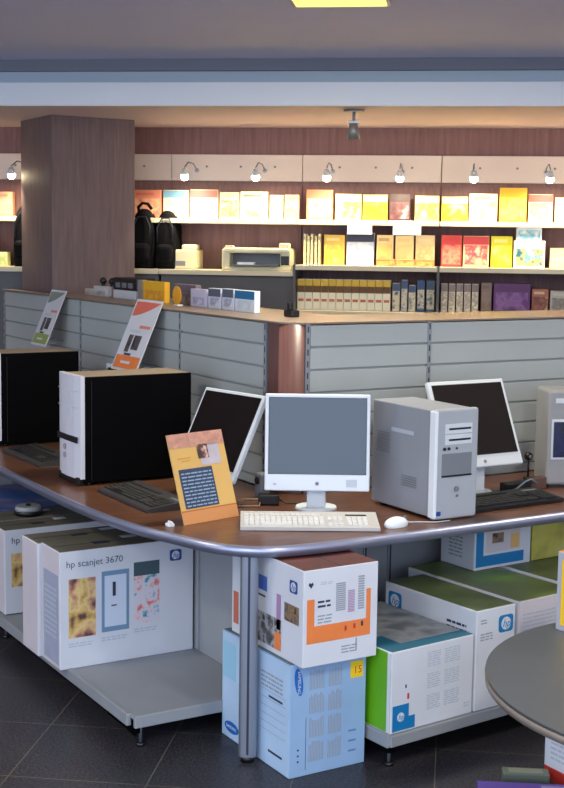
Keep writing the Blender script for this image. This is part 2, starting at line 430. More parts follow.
def tower(label, loc, rotz, W, D, H, case, front, style, group=None, name='computer_tower'):
    """front faces local -Y, origin at the front left bottom corner"""
    t = thing(name, label, 'computer', loc, rotz, group)
    mb = MB(); mb.box(.004, W-.004, .022, D, .012, H-.004, case, bev=.004)
    cs = mb.build('case', t)
    mb = MB()
    if style == 'silver':
        mb.box(0, W, 0, .03, .004, H, front, bev=.010, seg=3); fp = mb.build('front_panel', t)
        F = FRONT(W, D, H)
        mb = MB(); mb.box(-.0015, .012, -.0015, .034, .012, H-.006, WHITEP, bev=.003); mb.build('edge_strip', fp)
        for z in (.338, .298):
            mb = MB(); mb.box(W*.22, W*.84, -.0015, .002, z-.018, z+.018, LIGHTP, bev=.001); mb.box(W*.30, W*.80, -.003, -.001, z-.004, z+.003, BLACKP); mb.build('drive_bay', t)
        mb = MB(); mb.box(W*.16, W*.84, -.003, .002, .167, .248, SILVD, bev=.002); mb.box(W*.16, W*.84, -.0045, 0, .162, .168, BLACKP); mb.build('flap_panel', t)
        mb = MB()
        for x, r in ((.20, .006), (.30, .006), (.48, .004)): mb.cyl(r, r, .003, BLACKP, M=frame((W*x, -.0025, .266), (1, 0, 0), (0, 0, 1)), seg=12)
        mb.build('front_port', fp)
        mb = MB(); mb.cyl(.010, .010, .004, SILVD, M=frame((W*.5, -.003, .115), (1, 0, 0), (0, 0, 1)), seg=16); mb.build('power_button', fp)
        mb = MB(); mb.cyl(.005, .005, .003, SILVD, M=frame((W*.52, -.003, .09), (1, 0, 0), (0, 0, 1)), seg=16); mb.build('indicator_light', fp)
        mb = MB(); mb.prism([(x+.012, y+.02) for x, y in rr(.02, .017, .004)], 0, .0015, BLUEI, M=F); mb.build('brand_logo', fp)
        L = LEFT(W, D, H)
        mb = MB()
        for i in range(9):
            mb.box(.035+.0, .12, .215+i*.009, .219+i*.009, 0, .0012, SILVD, M=L)
        mb.build('air_vent', cs)
        mb = MB()
        for i in range(5): mb.box(.20, .29, .105+i*.009, .109+i*.009, 0, .0012, SILVD, M=L)
        mb.build('air_vent', cs)
        mb = MB(); mb.box(.02, .25, .205, .2065, 0, .0008, TEXTG, M=L); mb.box(.13, .27, .30, .315, 0, .0008, TEXTL, M=L); mb.build('side_panel_groove', t)
    else:
        pts = [(0, .012), (W*.2, .002), (W*.5, -.002), (W*.8, .002), (W, .012), (W, .03), (0, .03)]
        mb.prism(pts, .03, H, front); fp = mb.build('front_panel', t)
        mb = MB(); mb.box(.006, W-.006, .004, .03, .004, .036, BLACKP, bev=.003); mb.build('front_foot', t)
        F = FRONT(W, D, H)
        for z in (H-.06, H-.13):
            mb = MB(); mb.box(W*.1, W*.9, -.0026, .004, z-.001, z+.001, LIGHTP); mb.box(W*.3, W*.7, -.0030, .004, z-.04, z-.001, front); mb.build('drive_bay', fp)
        mb = MB(); mb.box(W*.06, W*.94, -.0045, .004, .178, .203, BLACKP, bev=.002); mb.build('vent_strip', t)
        mb = MB()
        for z in (.15, .115): mb.cyl(.012, .012, .004, mat('pinkish_grey_button', (170, 150, 160)), M=frame((W*.42, -.0035, z), (1, 0, 0), (0, 0, 1)), seg=16)
        mb.build('power_button', t)
        mb = MB(); mb.box(W-.004, W-.0025, .06, .062, .02, H-.02, KEYS); mb.build('side_seam', t)
        mb = MB(); mb.box(.008, W-.008, .025, D-.01, H-.0045, H-.003, mat('beige_top_cover', (150, 132, 112), .6)); mb.build('top_cover', t)
    for x in (.03, W-.03):
        for y in (.06, D-.05): mb = MB(); mb.cyl(.014, .014, .013, BLACKP, M=Matrix.Translation((x, y, 0)), seg=12); mb.build('rubber_foot', cs)
    
    return t

def keyboard(label, loc, rotz, body, key, L=.47, D=.17, group=None):
    """origin front left corner, keys up, long side along x"""
    t = thing('keyboard', label, 'keyboard', loc, rotz, group)
    mb = MB()
    prof = [(0, .002), (0, .014), (D*.25, .019), (D, .032), (D, .012), (D*.9, 0), (.01, 0)]
    mb.prism(prof, 0, L, body, M=Matrix(((0, 0, 1, 0), (1, 0, 0, 0), (0, 1, 0, 0), (0, 0, 0, 1))))
    mb.build('base', t)
    def zt(y): return .016+(y/D)*.015
    def block(nm, x0, x1, rows, y0, p=.019):
        mb = MB()
        for r in range(rows):
            x = x0; y = y0+r*p
            while x < x1-.008:
                w = p
                if nm == 'letter_keys' and r == 0 and abs(x-(x0+p*3)) < .004: w = p*6
                w = min(w, x1-x)
                mb.box(x+.0012, x+w-.0012, y+.001, y+p-.0015, zt(y)-.004, zt(y)+.0055, key, bev=.0012, seg=1); x += w
        mb.build(nm, t)
    block('letter_keys', .012, .297, 5, .022); block('function_keys', .012, .297, 1, .132, .0185)
    block('arrow_keys', .308, .365, 1, .022); block('navigation_keys', .308, .365, 2, .079); block('number_keys', .376, .452, 5, .022)
    mb = MB(); mb.box(.376, .452, .135, .148, .025, .0300, KEYS if key is KEYL else SILVD); mb.build('indicator_panel', t)
    return t

# centre group
monitor('upright white flat monitor with grey screen at the rounded desk corner, facing the front', (2.583, 4.037, .75), R(-31), .392, .362, 6, .082, SCREEN, chin=.062, side=.013, logo='hp')
keyboard('pale keyboard lying in front of the white corner monitor', (2.172, 3.885, .75), R(-29.5), KEYB, KEYL, L=.49, D=.185)
t = thing('computer_mouse', 'small white mouse between the pale keyboard and the silver tower', 'mouse', (2.70, 3.69, .7505), R(-80))
mb = MB(); mb.sph(.5, WHITEP, M=Matrix.Translation((0, 0, .008)) @ Matrix.Diagonal((.062, .105, .055, 1)), seg=24)
bmesh.ops.bisect_plane(mb.bm, geom=mb.bm.verts[:]+mb.bm.edges[:]+mb.bm.faces[:], plane_co=(0, 0, 0), plane_no=(0, 0, -1), clear_outer=True)
mb.build('shell', t)
mb = MB(); mb.box(-.0012, .0012, .015, .05, .0240, .034, SILVD); mb.cyl(.006, .006, .006, BLACKP, M=frame((-.003, .026, .030), (0, 1, 0), (0, 0, 1)), seg=12); mb.build('scroll_wheel', t)
mb = MB(); mb.tube([(0, .05, .012), (0, .07, .006), (.01, .11, .003), (.05, .16, .003), (.06, .22, .003)], .0022, LIGHTP); mb.build('cord', t)
tower('silver tower computer standing right of the corner monitor', (2.862, 3.685, .75), 0, .200, .40, .41, SILVER, mat('silver_front', (168, 171, 178), .35), 'silver')
# right group
monitor('tilted dark-screened monitor with pale frame behind the silver tower', (3.343, 3.99, .75), R(0), .39, .365, 24, .122, SCREEND, bez=LIGHTP, chin=.05, side=.016, speakers=False)
keyboard('dark keyboard in front of the right-hand tilted monitor', (3.085, 3.735, .75), R(1.5), BLACKP, KEYS, L=.47, D=.17)
t = thing('webcam', 'small round black webcam standing beside the right-hand tilted monitor', 'webcam', (3.77, 4.20, .75))
mb = MB(); mb.cyl(.022, .018, .008, BLACKP); mb.cyl(.004, .004, .085, BLACKP, M=Matrix.Translation((0, 0, .005)), seg=8); mb.build('stand', t)
mb = MB(); mb.sph(.019, BLACKP, M=Matrix.Translation((0, 0, .098))); mb.build('body', t)
mb = MB(); mb.cyl(.008, .007, .006, SILVD, M=frame((-.006, -.0185, .098), (1, 0, 0), (0, 0, 1))); mb.build('lens', t)
t = thing('power_adapter', 'small black and brown box of leads under the right-hand monitor', 'power adapter', (3.50, 3.995, .75), R(3))
mb = MB(); mb.box(-.04, .10, -.015, .03, 0, .04, BLACKP, bev=.005); mb.build('body', t)
mb = MB(); mb.box(.10, .19, -.01, .028, 0, .048, mat('reddish_brown_card', (92, 66, 60), .6), bev=.003); mb.build('side_box', t)
mb = MB(); mb.tube([(-.03, -.02, .01), (0, -.03, .02), (.05, -.028, .045), (.09, -.02, .05), (.12, -.02, .03)], .004, mat('grey_blue_lead', (120, 130, 140))); mb.build('lead', t)
t = thing('display_unit', 'tall silver-grey computer casing with a dark blue display at the right edge', 'computer', (3.69, 4.0, .75), R(-25))
mb = MB(); mb.box(0, .36, 0, .18, .012, .41, mat('warm_silver_plastic', (150, 148, 148), .4), bev=.012); mb.build('housing', t)
mb = MB(); mb.box(.016, .33, -.004, .002, .12, .288, LIGHTP, bev=.002); mb.build('screen_frame', t)
mb = MB(); mb.box(.024, .32, -.006, -.003, .13, .278, photo_mat('blue_display', [(16, 14, 40), (30, 28, 74), (12, 10, 20)], 9, .2)); mb.build('screen', t)
mb = MB(); mb.box(.03, .33, -.003, .001, .355, .375, LIGHTP, bev=.001); mb.build('drive_slot', t)
mb = MB(); mb.box(.02, .34, .02, .15, 0, .014, BLACKP); mb.build('foot', t)
# left group
monitor('tilted dark-screened monitor with pale frame left of the corner monitor', (2.303, 4.40, .75), R(-80), .372, .358, 27, .102, SCREEND, bez=LIGHTP, chin=.04, side=.014, speakers=False)
tw = tower('black tower with white front standing between the two dark left keyboards', (1.975, 5.118, .75), R(-90), .232, .515, .452, BLACKM, mat('pinkish_white_front', (208, 206, 216), .4), 'black')
tower('black-sided tower at the far left edge of the desk', (2.005, 6.235, .75), R(-90), .232, .43, .455, BLACKM, mat('pinkish_white_front', (208, 206, 216), .4), 'black')
keyboard('dark keyboard lying behind the orange price board on the left desk', (2.01, 4.765, .75), R(-90), KEYBD, KEYS, L=.47, D=.175)
keyboard('dark keyboard lying at the far left of the desk beyond the white-fronted tower', (1.99, 5.86, .75), R(-89), KEYBD, KEYS, L=.47, D=.165)
t = thing('speaker', 'small silver desktop speaker behind the left tilted monitor', 'speaker', (2.535, 4.36, .75))
mb = MB(); mb.box(-.022, .022, -.028, .028, 0, .10, SILVD, bev=.01); mb.build('body', t)
mb = MB(); mb.cyl(.015, .015, .004, BLACKP, M=frame((-.023, 0, .07), (0, -1, 0), (0, 0, 1))); mb.build('driver', t)
t = thing('power_adapter', 'black power brick with a lead behind the corner monitor foot', 'power adapter', (2.50, 4.23, .75), R(-31))
mb = MB(); mb.box(-.05, .03, -.025, .025, 0, .04, BLACKP, bev=.006); mb.build('body', t)
mb = MB(); mb.tube([(.03, 0, .02), (.06, -.01, .006), (.11, .02, .005), (.16, .0, .005), (.20, .03, .005)], .003, BLACKP); mb.build('lead', t)
mb = MB(Matrix.Translation((2.38, 4.36, .754)))
mb.tube([(0, .0, .0), (.03, -.07, .004), (-.02, -.12, .0), (.05, -.16, .002), (.09, -.10, .012), (.03, -.05, .008), (.10, -.02, .0), (.16, -.09, 0)], .0035, mat('beige_cable', (150, 120, 96)))
tag(mb.build('cable_bundle'), 'loose beige cable coiled on the desk left of the corner monitor', 'cable')
t = thing('plastic_clip', 'small white plastic clip on the desk beside the orange price board', 'clip', (1.985, 4.06, .75))
mb = MB(); mb.box(-.012, .012, -.015, .015, 0, .012, WHITEP, bev=.003); mb.build('body', t)
mb = MB(); mb.box(-.004, .004, -.02, .01, .012, .02, WHITEP, bev=.002); mb.build('lever', t)
# orange price board leaning back on its strut
t = thing('price_board', 'orange price board with a dark blue text panel, propped on the left desk', 'sign', (2.036, 4.046, .7505), R(12.5))
BT = Matrix.Rotation(R(-19), 4, 'X'); W_, H_ = .258, .328
F = BT @ frame((0, 0, 0), (1, 0, 0), (0, 0, 1))
mb = MB(); mb.box(0, W_, 0, .004, 0, H_, mat('golden_orange_print', (214, 170, 96), .45, noise=.05, scale=10), M=BT); mb.build('board', t)
mb = MB(); quad(mb, F, 0, W_, H_-.052, H_, mat('salmon_print', (196, 140, 122), .5, noise=.2, scale=45)); mb.build('heading_band', t)
mb = MB(); quad(mb, F, 0, W_, 0, .045, mat('deep_orange_print', (210, 142, 84), .5)); quad(mb, F, .0, W_, .045, .05, mat('brick_print', (190, 100, 50))); mb.build('bottom_band', t)
mb = MB(); quad(mb, F, .022, .178, .055, .198, NAVY); mb.build('text_panel', t)
mb = MB(); lines(mb, F, .03, .17, .062, .192, mat('pale_blue_ink', (150, 172, 192)), n=10, h=.35, lift=.001); mb.build('small_print', t)
mb = MB(); quad(mb, F, .135, .228, .205, .282, mat('pale_grey_picture', (186, 176, 186), noise=.1, scale=20)); quad(mb, F, .125, .175, .23, .282, photo_mat('device_picture', [(50, 26, 24), (90, 50, 44), (226, 180, 176)], 40), lift=.001); mb.build('product_picture', t)
mb = MB(); quad(mb, F, .03, .09, .235, .240, mat('faint_orange_ink', (205, 150, 60))); quad(mb, F, .045, .085, .226, .230, mat('faint_orange_ink', (205, 150, 60))); mb.build('heading', t)
mb = MB(); mb.prism([(0, 0), (.0, .002), (.14, -.0+.002), (.14, 0)], .11, .14, WHITEP, M=Matrix(((0, 0, 1, 0), (1, 0, 0, .005), (0, 1, 0, 0), (0, 0, 0, 1)))); mb.box(.11, .14, .06, .064, .0, .17, WHITEP, M=Matrix.Translation((0, .05, 0)) @ Matrix.Rotation(R(12), 4, 'X')); mb.build('strut', t)

# product cards hooked to the slatted panel, tilting out at the bottom
def slat_card(label, y0, y1, ztop, zbot, xbot, c1, c2, c3):
    W = y0-y1; H = math.hypot(ztop-zbot, 2.636-xbot)
    t = thing('product_card', label, 'sign', (2.636, y0, ztop))
    v = Vector((2.636-xbot, 0, ztop-zbot)).normalized()
    F = frame((xbot-2.636, 0, zbot-ztop), (0, -1, 0), v)
    mb = MB(); mb.box(0, W, 0, H, -.002, .001, WHITE, M=F); mb.build('card', t)
    mb = MB(); quad(mb, F, .012, W-.012, .012, .30*H*.7, c1, .001); mb.build('bottom_band', t); mb = MB()
    n = 12
    pts = [(.012, H-.012), (.012, H*.76)]
    for k in range(n+1):
        q = k/n; pts.append((.012+(W-.024)*q, H*.76+(H*.2)*(q**1.6)))
    pts.append((W-.012, H-.012)); mb.prism(pts, .001, .0018, c2, M=F)
    mb.build('top_band', t)
    mb = MB(); quad(mb, F, W*.24, W*.40, H*.26, H*.5, c3, .001); quad(mb, F, W*.45, W*.72, H*.30, H*.5, c3, .001)
    quad(mb, F, W*.3, W*.55, H*.215, H*.245, TEXTD, .002); mb.build('product_picture', t)
    mb = MB(); quad(mb, F, W*.5, W*.9, H*.6, H*.64, mat('salmon_ink', (216, 130, 120)), .001)
    lines(mb, F, W*.2, W*.6, H*.54, H*.58, TEXTL, 2, lift=.001); quad(mb, F, W*.28, W*.62, H*.1, H*.135, WHITE, .002); mb.build('lettering', t)
    mb = MB()
    for u in (W*.2, W*.8):
        mb.tube([tuple(F @ Vector((u, H*.02, -.002))), (-.004, (F @ Vector((u, 0, 0))).y, zbot-ztop+.03)], .0025, CHROMEM)
    mb.build('hook', t)
    return t
slat_card('white and orange product card tilted on the slatted panel, the nearer of the two', 5.751, 5.466, 1.468, 1.137, 2.495, ORANGE, mat('coral_print', (222, 110, 90)), photo_mat('phone_picture', [(40, 36, 44), (90, 84, 90), (60, 50, 56)], 30))
slat_card('white and green product card tilted on the slatted panel, the farther of the two', 6.893, 6.668, 1.468, 1.168, 2.51, mat('moss_print', (150, 166, 90)), mat('grey_green_print', (130, 142, 130)), photo_mat('phone_picture', [(40, 36, 44), (90, 84, 90), (60, 50, 56)], 30))
t = thing('cable_clip', 'small white and black clip hanging on the slats by the orange product card', 'clip', (2.637, 6.05, 1.10))
mb = MB(); mb.box(-.03, 0, -.02, .02, 0, .03, WHITEP, bev=.004); mb.build('body', t)
mb = MB(); mb.box(-.04, -.005, -.07, -.02, -.01, .012, BLACKP, bev=.004); mb.build('plug', t)

# ------------------------------------------------------------------ cartons under the desk
SC = [0]
def scan_box(label, loc, W, D, H, full=True, top=KRAFT, sidep=GREYP, group=None):
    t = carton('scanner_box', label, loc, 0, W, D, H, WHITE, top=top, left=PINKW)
    F = FRONT(W, D, H); L = LEFT(W, D, H)
    k = W/.565
    if sidep:
        mb = MB(); quad(mb, L, D*.15, D-.012, H*.04, H*.80, sidep, .001); lines(mb, L, D*.22, D-.03, H*.25, H*.7, TEXTL, 10, lift=.002); mb.build('side_text_panel', t)
    if full:
        mb = MB(); mb.text('hp scanjet 3670', .037, mat('slate_ink', (70, 84, 100)), F @ Matrix.Translation((.025, H*.865, .001))); mb.build('lettering', t)
        for i, (a, b, c, e) in enumerate(((.035, .145, .12, .35), (.17, .285, .125, .365), (.305, .415, .14, .385))):
            q = F
            mb = MB()
            if i == 0: quad(mb, q, a, b, c, e, photo_mat('family_photo', [(96, 60, 60), (196, 140, 110), (226, 196, 130), (200, 160, 90), (90, 60, 60)], 13))
            if i == 1:
                quad(mb, q, a, b, c, e, mat('steel_blue_print', (112, 144, 172))); quad(mb, q, a+.012, b-.012, c+.02, e-.018, mat('pale_scanner', (204, 212, 228)), .001)
                quad(mb, q, a+.045, a+.058, e-.10, e-.045, TEXTD, .002); quad(mb, q, a+.04, a+.062, e-.14, e-.135, TEXTD, .002)
            if i == 2:
                quad(mb, q, a, b, c, e-.055, photo_mat('collage_photo', [(70, 130, 150), (206, 210, 220), (222, 200, 206), (220, 110, 100)], 26, off=(3, 1, 0))); quad(mb, q, a, b, e-.055, e, mat('dark_teal_print', (62, 84, 92)))
            pp = mb.build('printed_picture', t)
            mb = MB(); lines(mb, F, a, b-.01, c-.035, c-.015, TEXTL, 2); mb.build('caption', pp)
        hp_logo(t, F, W-.105, H-.085, .045)
    else:
        mb = MB(); mb.text('hp', .04, TEXTD, F @ Matrix.Translation((.03, H*.84, .001))); mb.build('lettering', t)
        mb = MB(); quad(mb, F, .03, .13, H*.32, H*.72, photo_mat('family_photo', [(96, 60, 60), (196, 140, 110), (226, 196, 130), (200, 160, 90), (90, 60, 60)], 13)); mb.build('printed_picture', t)
    mb = MB(); T = TOP(W, D, H)
    quad(mb, T, W*.30, W*.42, D*.35, D*.55, TEXTD, .0012); quad(mb, T, W*.55, W*.66, D*.6, D*.8, WHITE, .0012); mb.build('top_label', t)
    return t
scan_box('large white scanner box with three pictures, nearest on the left base shelf', (1.755, 4.53, .1205), .565, .196, .458)
scan_box('white scanner box standing directly behind the nearest large scanner box', (1.742, 4.73, .1205), .565, .175, .452, sidep=None)
scan_box('white scanner box with pictures cut by the left edge, beyond a gap on the shelf', (1.812, 5.325, .1245), .50, .19, .372, full=False, sidep=None)
scan_box('white scanner box at the far end of the left shelf row', (1.815, 5.525, .1245), .50, .20, .37, full=False, sidep=None)
t = carton('blue_carton', 'blue carton farthest along the left base shelf under the black puck', (1.83, 5.735, .1245), 0, .48, .62, .37, mat('deep_blue_card', (40, 70, 140)), top=photo_mat('blue_lilac_print', [(30, 90, 170), (90, 100, 160), (150, 150, 190)], 5), tape=False)
t = thing('disc_spindle', 'round black disc spindle with a pale lid on the far left boxes', 'disc spindle', (2.02, 5.60, .4975))
mb = MB(); mb.cyl(.060, .066, .022, BLACKP, seg=32); mb.build('base', t)
mb = MB(); mb.cyl(.062, .055, .02, mat('pale_grey_lid', (160, 162, 165), .35), M=Matrix.Translation((0, 0, .022)), seg=32); mb.cyl(.012, .010, .008, BLACKP, M=Matrix.Translation((0, 0, .042)), seg=16); mb.build('lid', t)

# pale blue carton on the floor, white and orange carton on it
W, D, H = .30, .465, .385
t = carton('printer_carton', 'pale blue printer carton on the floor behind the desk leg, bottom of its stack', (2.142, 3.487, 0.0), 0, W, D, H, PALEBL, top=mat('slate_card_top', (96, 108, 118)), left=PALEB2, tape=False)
F = FRONT(W, D, H); L = LEFT(W, D, H)
mb = MB(); mb.cyl(.048, .048, .001, mat('oval_blue', (24, 100, 180)), M=F @ Matrix.Translation((.033, .325, 0)) @ Matrix.Rotation(R(-82), 4, 'Z') @ Matrix.Diagonal((1, .32, 1, 1)), seg=32)
mb.text('SAMSUNG', .017, WHITE, F @ Matrix.Translation((.029, .362, .0012)) @ Matrix.Rotation(R(-90), 4, 'Z')); mb.build('brand_logo', t)
for i in range(4):
    for (a, b) in ((.075, .135), (.15, .205)):
        mb = MB(); v0 = .045+i*.082
        for k in range(int((b-a)/.006)): quad(mb, F, a+k*.006, a+k*.006+.0028, v0, v0+random.uniform(.055, .07), TEXTG)
        mb.build('text_block', t)
mb = MB()
for k in range(3): quad(mb, F, .232, .262, .05+k*.035, .056+k*.035, mat('mid_blue_ink', (90, 130, 180)))
mb.build('small_print', t)
mb = MB(); quad(mb, F, .062, .0632, .02, .20, TEXTD)
for k in range(3): quad(mb, F, .030, .036, .05+k*.02, .056+k*.02, TEXTD)
mb.build('barcode', t)
mb = MB(); quad(mb, F, .236, .286, .305, .362, YELLOW); ys = mb.build('yellow_sticker', t)
mb = MB(); mb.text('15', .036, RED, F @ Matrix.Translation((.247, .32, .0012))); mb.build('sticker_mark', ys)
mb = MB(); quad(mb, L, .01, D*.22, .22, .35, mat('blue_glass_print', (150, 196, 220)), .001); lines(mb, L, .28, .42, .27, .33, TEXTG, 4, lift=.001)
for k in range(6): quad(mb, L, .27, .44, .12+k*.028, .1215+k*.028, TEXTG, .001)
quad(mb, L, .33, .42, .24, .247, TEXTD, .001); quad(mb, L, .33, .42, .05, .058, TEXTD, .001); mb.build('side_print_detail', t)
mb = MB(); mb.cyl(.05, .05, .001, mat('oval_blue', (24, 100, 180)), M=L @ Matrix.Translation((.075, .045, .001)) @ Matrix.Diagonal((1, .42, 1, 1)), seg=32)
mb.text('SAMSUNG', .016, WHITE, L @ Matrix.Translation((.036, .040, .0024))); mb.build('side_logo', t)

W, D, H = .291, .475, .322
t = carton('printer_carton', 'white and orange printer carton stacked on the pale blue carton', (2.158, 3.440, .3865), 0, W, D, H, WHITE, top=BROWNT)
F = FRONT(W, D, H); L = LEFT(W, D, H)
mb = MB(); quad(mb, F, .014, .262, .078, .135, ORANGE); quad(mb, F, .014, .042, .135, .225, ORANGE); quad(mb, F, .245, .262, .135, .235, ORANGE)
for a, b, c in ((.16, .105, RED), (.195, .108, RED), (.225, .112, TEXTD)): quad(mb, F, a, a+.008, b, b+.016, c, .001)
mb.build('orange_band', t)
mb = MB(); lines(mb, F, .055, .11, .195, .225, TEXTD, 2); lines(mb, F, .055, .11, .142, .175, TEXTG, 3); lines(mb, F, .065, .11, .27, .282, TEXTL, 2)
mb.build('label_print', t)
for a, b, c, e, m in ((.125, .162, .175, .27, TEXTG), (.172, .198, .165, .24, mat('mauve_ink', (170, 140, 170))), (.212, .236, .17, .285, TEXTG)):
    mb = MB()
    for k in range(14): quad(mb, F, a, b, c+(e-c)*k/14, c+(e-c)*(k+.7)/14, m)
    mb.build('barcode', t)
mb = MB()
mb.prism([(.018, .275), (.028, .262), (.038, .275), (.033, .282), (.028, .277), (.023, .282)], 0, .001, TEXTD, M=F); mb.build('heart_mark', t)
mb = MB(); lines(mb, F, .15, .21, .03, .06, TEXTG, 3); quad(mb, F, .205, .21, .03, .075, TEXTG); mb.build('printed_symbols', t)
hp_logo(t, L, D-.085, .235, .042)
mb = MB(); quad(mb, L, .015, .05, .035, .15, mat('rust_print', (190, 106, 80)), .001); quad(mb, L, D-.35, D-.135, .02, .125, photo_mat('printer_photo', [(40, 40, 44), (110, 104, 104), (176, 176, 182), (60, 56, 56)], 26), .001)
quad(mb, L, D-.175, D-.135, .02, .08, ORANGE, .002); quad(mb, L, D-.165, D-.14, .09, .21, mat('mauve_print', (170, 130, 170)), .001); mb.build('printer_photo', t)
mb = MB(); quad(mb, L, D-.115, D-.025, .135, .195, photo_mat('dark_photo', [(50, 40, 40), (150, 120, 90), (90, 80, 80)], 34), .001); mb.build('small_photo', t)
mb = MB(); quad(mb, L, D-.30, D-.23, .20, .25, mat('mid_blue_print', (70, 110, 190)), .001); quad(mb, L, D-.30, D-.24, .178, .184, TEXTD, .001); mb.build('blue_label', t)

# right base shelf boxes
def rloc(x, y, z): 
    q = RS @ Vector((x, y, z)); return (q.x, q.y, q.z)
W, D, H = .375, .50, .282
t = carton('printer_carton', 'white carton with lime green side and teal corner, front of the right base shelf', rloc(0.0, .002, .1235), R(5), W, D, H, WHITE, top=photo_mat('grey_photo_top', [(104, 108, 112), (150, 152, 156), (126, 130, 134), (84, 88, 96)], 7), left=GREEN, tape=False)
F = FRONT(W, D, H); L = LEFT(W, D, H); T = TOP(W, D, H)
mb = MB(); quad(mb, T, .003, W-.003, .003, .06, mat('dark_teal_band', (24, 92, 118)), .001); quad(mb, T, .003, .09, .06, .16, mat('dark_teal_band', (24, 92, 118)), .001); mb.build('teal_band', t)
mb = MB(); quad(mb, F, .008, .08, .006, .095, CYANI); quad(mb, F, .08, .108, .006, .05, CYANI); mb.build('teal_corner', t)
hp_logo(t, F, .020, .032, .042, sq=CYANI, disc=WHITE, ink=CYANI)
for i in range(3):
    for a, b in ((.16, .22), (.24, .31)): mb = MB(); lines(mb, F, a, b, .055+i*.075, .11+i*.075, TEXTL, 7); mb.build('text_block', t)
mb = MB()
quad(mb, F, .062, .068, .15, .162, TEXTD); quad(mb, F, .072, .080, .11, .13, RED); lines(mb, F, .335, .362, .03, .05, TEXTL, 2)
mb.build('small_print', t)
mb = MB(); quad(mb, L, D-.02, D-.004, .004, H-.004, WHITE, .001); mb.build('white_edge', t)

W, D, H = .19, .49, .362
t = carton('scanner_box', 'tall narrow box with green top on the right base shelf beside the lime-sided carton', rloc(.385, .0, .1235), R(5), W, D, H, WHITE, top=OLIVE, left=WHITE, tape=False)
F = FRONT(W, D, H); L = LEFT(W, D, H)
hp_logo(t, F, .108, H-.095, .062, sq=CYANI, disc=WHITE, ink=CYANI)
hp_logo(t, L, .02, H-.095, .065, sq=CYANI, disc=WHITE, ink=CYANI, name='side_logo')
mb = MB(); lines(mb, F, .02, .05, H-.05, H-.03, TEXTG, 2); lines(mb, F, .02, .08, H-.11, H-.08, TEXTG, 3); mb.build('small_print', t)
mb = MB(); lines(mb, L, .34, .44, H-.11, H-.05, TEXTD, 3, lift=.001); mb.build('side_text', t)
W, D, H = .30, .60, .362
t = carton('scanner_box', 'white box with lime and olive top, third along the right base shelf', rloc(.60, .005, .1235), R(5), W, D, H, PINKW, top=photo_mat('olive_lime_top', [(90, 102, 66), (96, 110, 62), (106, 138, 30)], 4), left=WHITE, tape=False)
F = FRONT(W, D, H); L = LEFT(W, D, H)
mb = MB(); lines(mb, F, .02, .20, .06, H-.04, TEXTL, 18); mb.build('small_print', t)
hp_logo(t, L, .27, H-.05, .04, sq=CYANI, disc=WHITE, ink=CYANI, name='side_logo')
# boxes on top of the third one
W, D, H = .30, .22, .205
q = rloc(.765, .405, .4875)
t = carton('ink_carton', 'white carton with a teal L-shaped band lying on the lime-topped box', q, R(3), .30, .20, .205, WHITE, left=WHITE, tape=False)
F = FRONT(W, .20, H); L = LEFT(W, .20, H)
mb = MB(); quad(mb, F, .006, .045, .012, .20, CYANI); quad(mb, F, .045, .262, .012, .055, CYANI); mb.build('teal_band', t)
mb = MB(); quad(mb, F, .06, .24, .065, .18, PINKW); quad(mb, F, .09, .15, .10, .14, photo_mat('dark_photo', [(50, 40, 40), (150, 120, 90), (90, 80, 80)], 34), .001); quad(mb, F, .19, .235, .07, .13, mat('peach_print', (226, 180, 110)), .001); mb.build('product_picture', t)
mb = MB(); lines(mb, L, .05, .13, .04, .13, TEXTG, 6, lift=.001); mb.build('small_print', t)
carton('olive_yellow_carton', 'olive yellow carton to the right of the teal-banded carton', rloc(1.08, .40, .4875), R(3), .26, .20, .20, photo_mat('olive_yellow_print', [(150, 140, 80), (190, 180, 80), (200, 190, 110)], 8), tape=False)
carton('scanner_box', 'plain white box under the olive yellow carton on the right base shelf', rloc(.93, .08, .1235), R(5), .34, .52, .362, WHITE, top=OLIVE, tape=False)

# ------------------------------------------------------------------ round promotion table, bottom right
t = thing('round_promotion_table', 'low round glossy grey table at the right edge', 'table', (3.0, 2.46, 0))
mb = MB(); mb.cyl(.690, .694, .010, mat('glossy_grey_top', (84, 88, 94), .4, noise=.05, scale=3), M=Matrix.Translation((0, 0, .49)), seg=96); mb.build('tabletop', t)
mb = MB(); mb.cyl(.694, .696, .022, mat('tan_rim', (134, 122, 112), .4), M=Matrix.Translation((0, 0, .468)), seg=96); mb.build('rim', t)
mb = MB(); mb.cyl(.05, .05, .43, CHROMEM, M=Matrix.Translation((0, 0, .01))); mb.build('column', t)
mb = MB(); mb.cyl(.26, .24, .02, CHROMEM, seg=48); mb.build('base', t)
W, D, H = .13, .27, .262
t = carton('yellow_carton', 'yellow carton with a grey margin and orange top standing on the round table', (2.925, 2.83, .5005), 0, W, D, H, mat('pale_grey_card', (176, 176, 186)), top=mat('orange_card', (236, 140, 60)), tape=False)
mb = MB(); quad(mb, LEFT(W, D, H), .022, D-.004, .02, H-.025, mat('bright_yellow_card', (252, 200, 30)), .0); mb.build('yellow_panel', t)
W, D, H = .30, .30, .26
t = carton('white_red_carton', 'white carton with a red lower band on the floor under the round table', (2.885, 2.785, .0005), 0, W, D, H, WHITE, tape=False)
L = LEFT(W, D, H); F = FRONT(W, D, H)
mb = MB(); quad(mb, L, .002, .298, .003, .05, RED); quad(mb, F, .002, .298, .003, .05, RED); mb.build('red_band', t)
mb = MB(); lines(mb, L, .03, .26, .08, .235, TEXTL, 9); lines(mb, F, .03, .26, .08, .235, TEXTL, 9); mb.build('small_print', t)
t = thing('purple_carton', 'flat purple carton lying on the floor at the bottom edge', 'box', (2.605, 3.09, .0005), R(-36))
mb = MB(); mb.box(0, .30, -.22, 0, 0, .05, mat('violet_card', (84, 56, 150), .45), bev=.003); mb.build('carton', t)
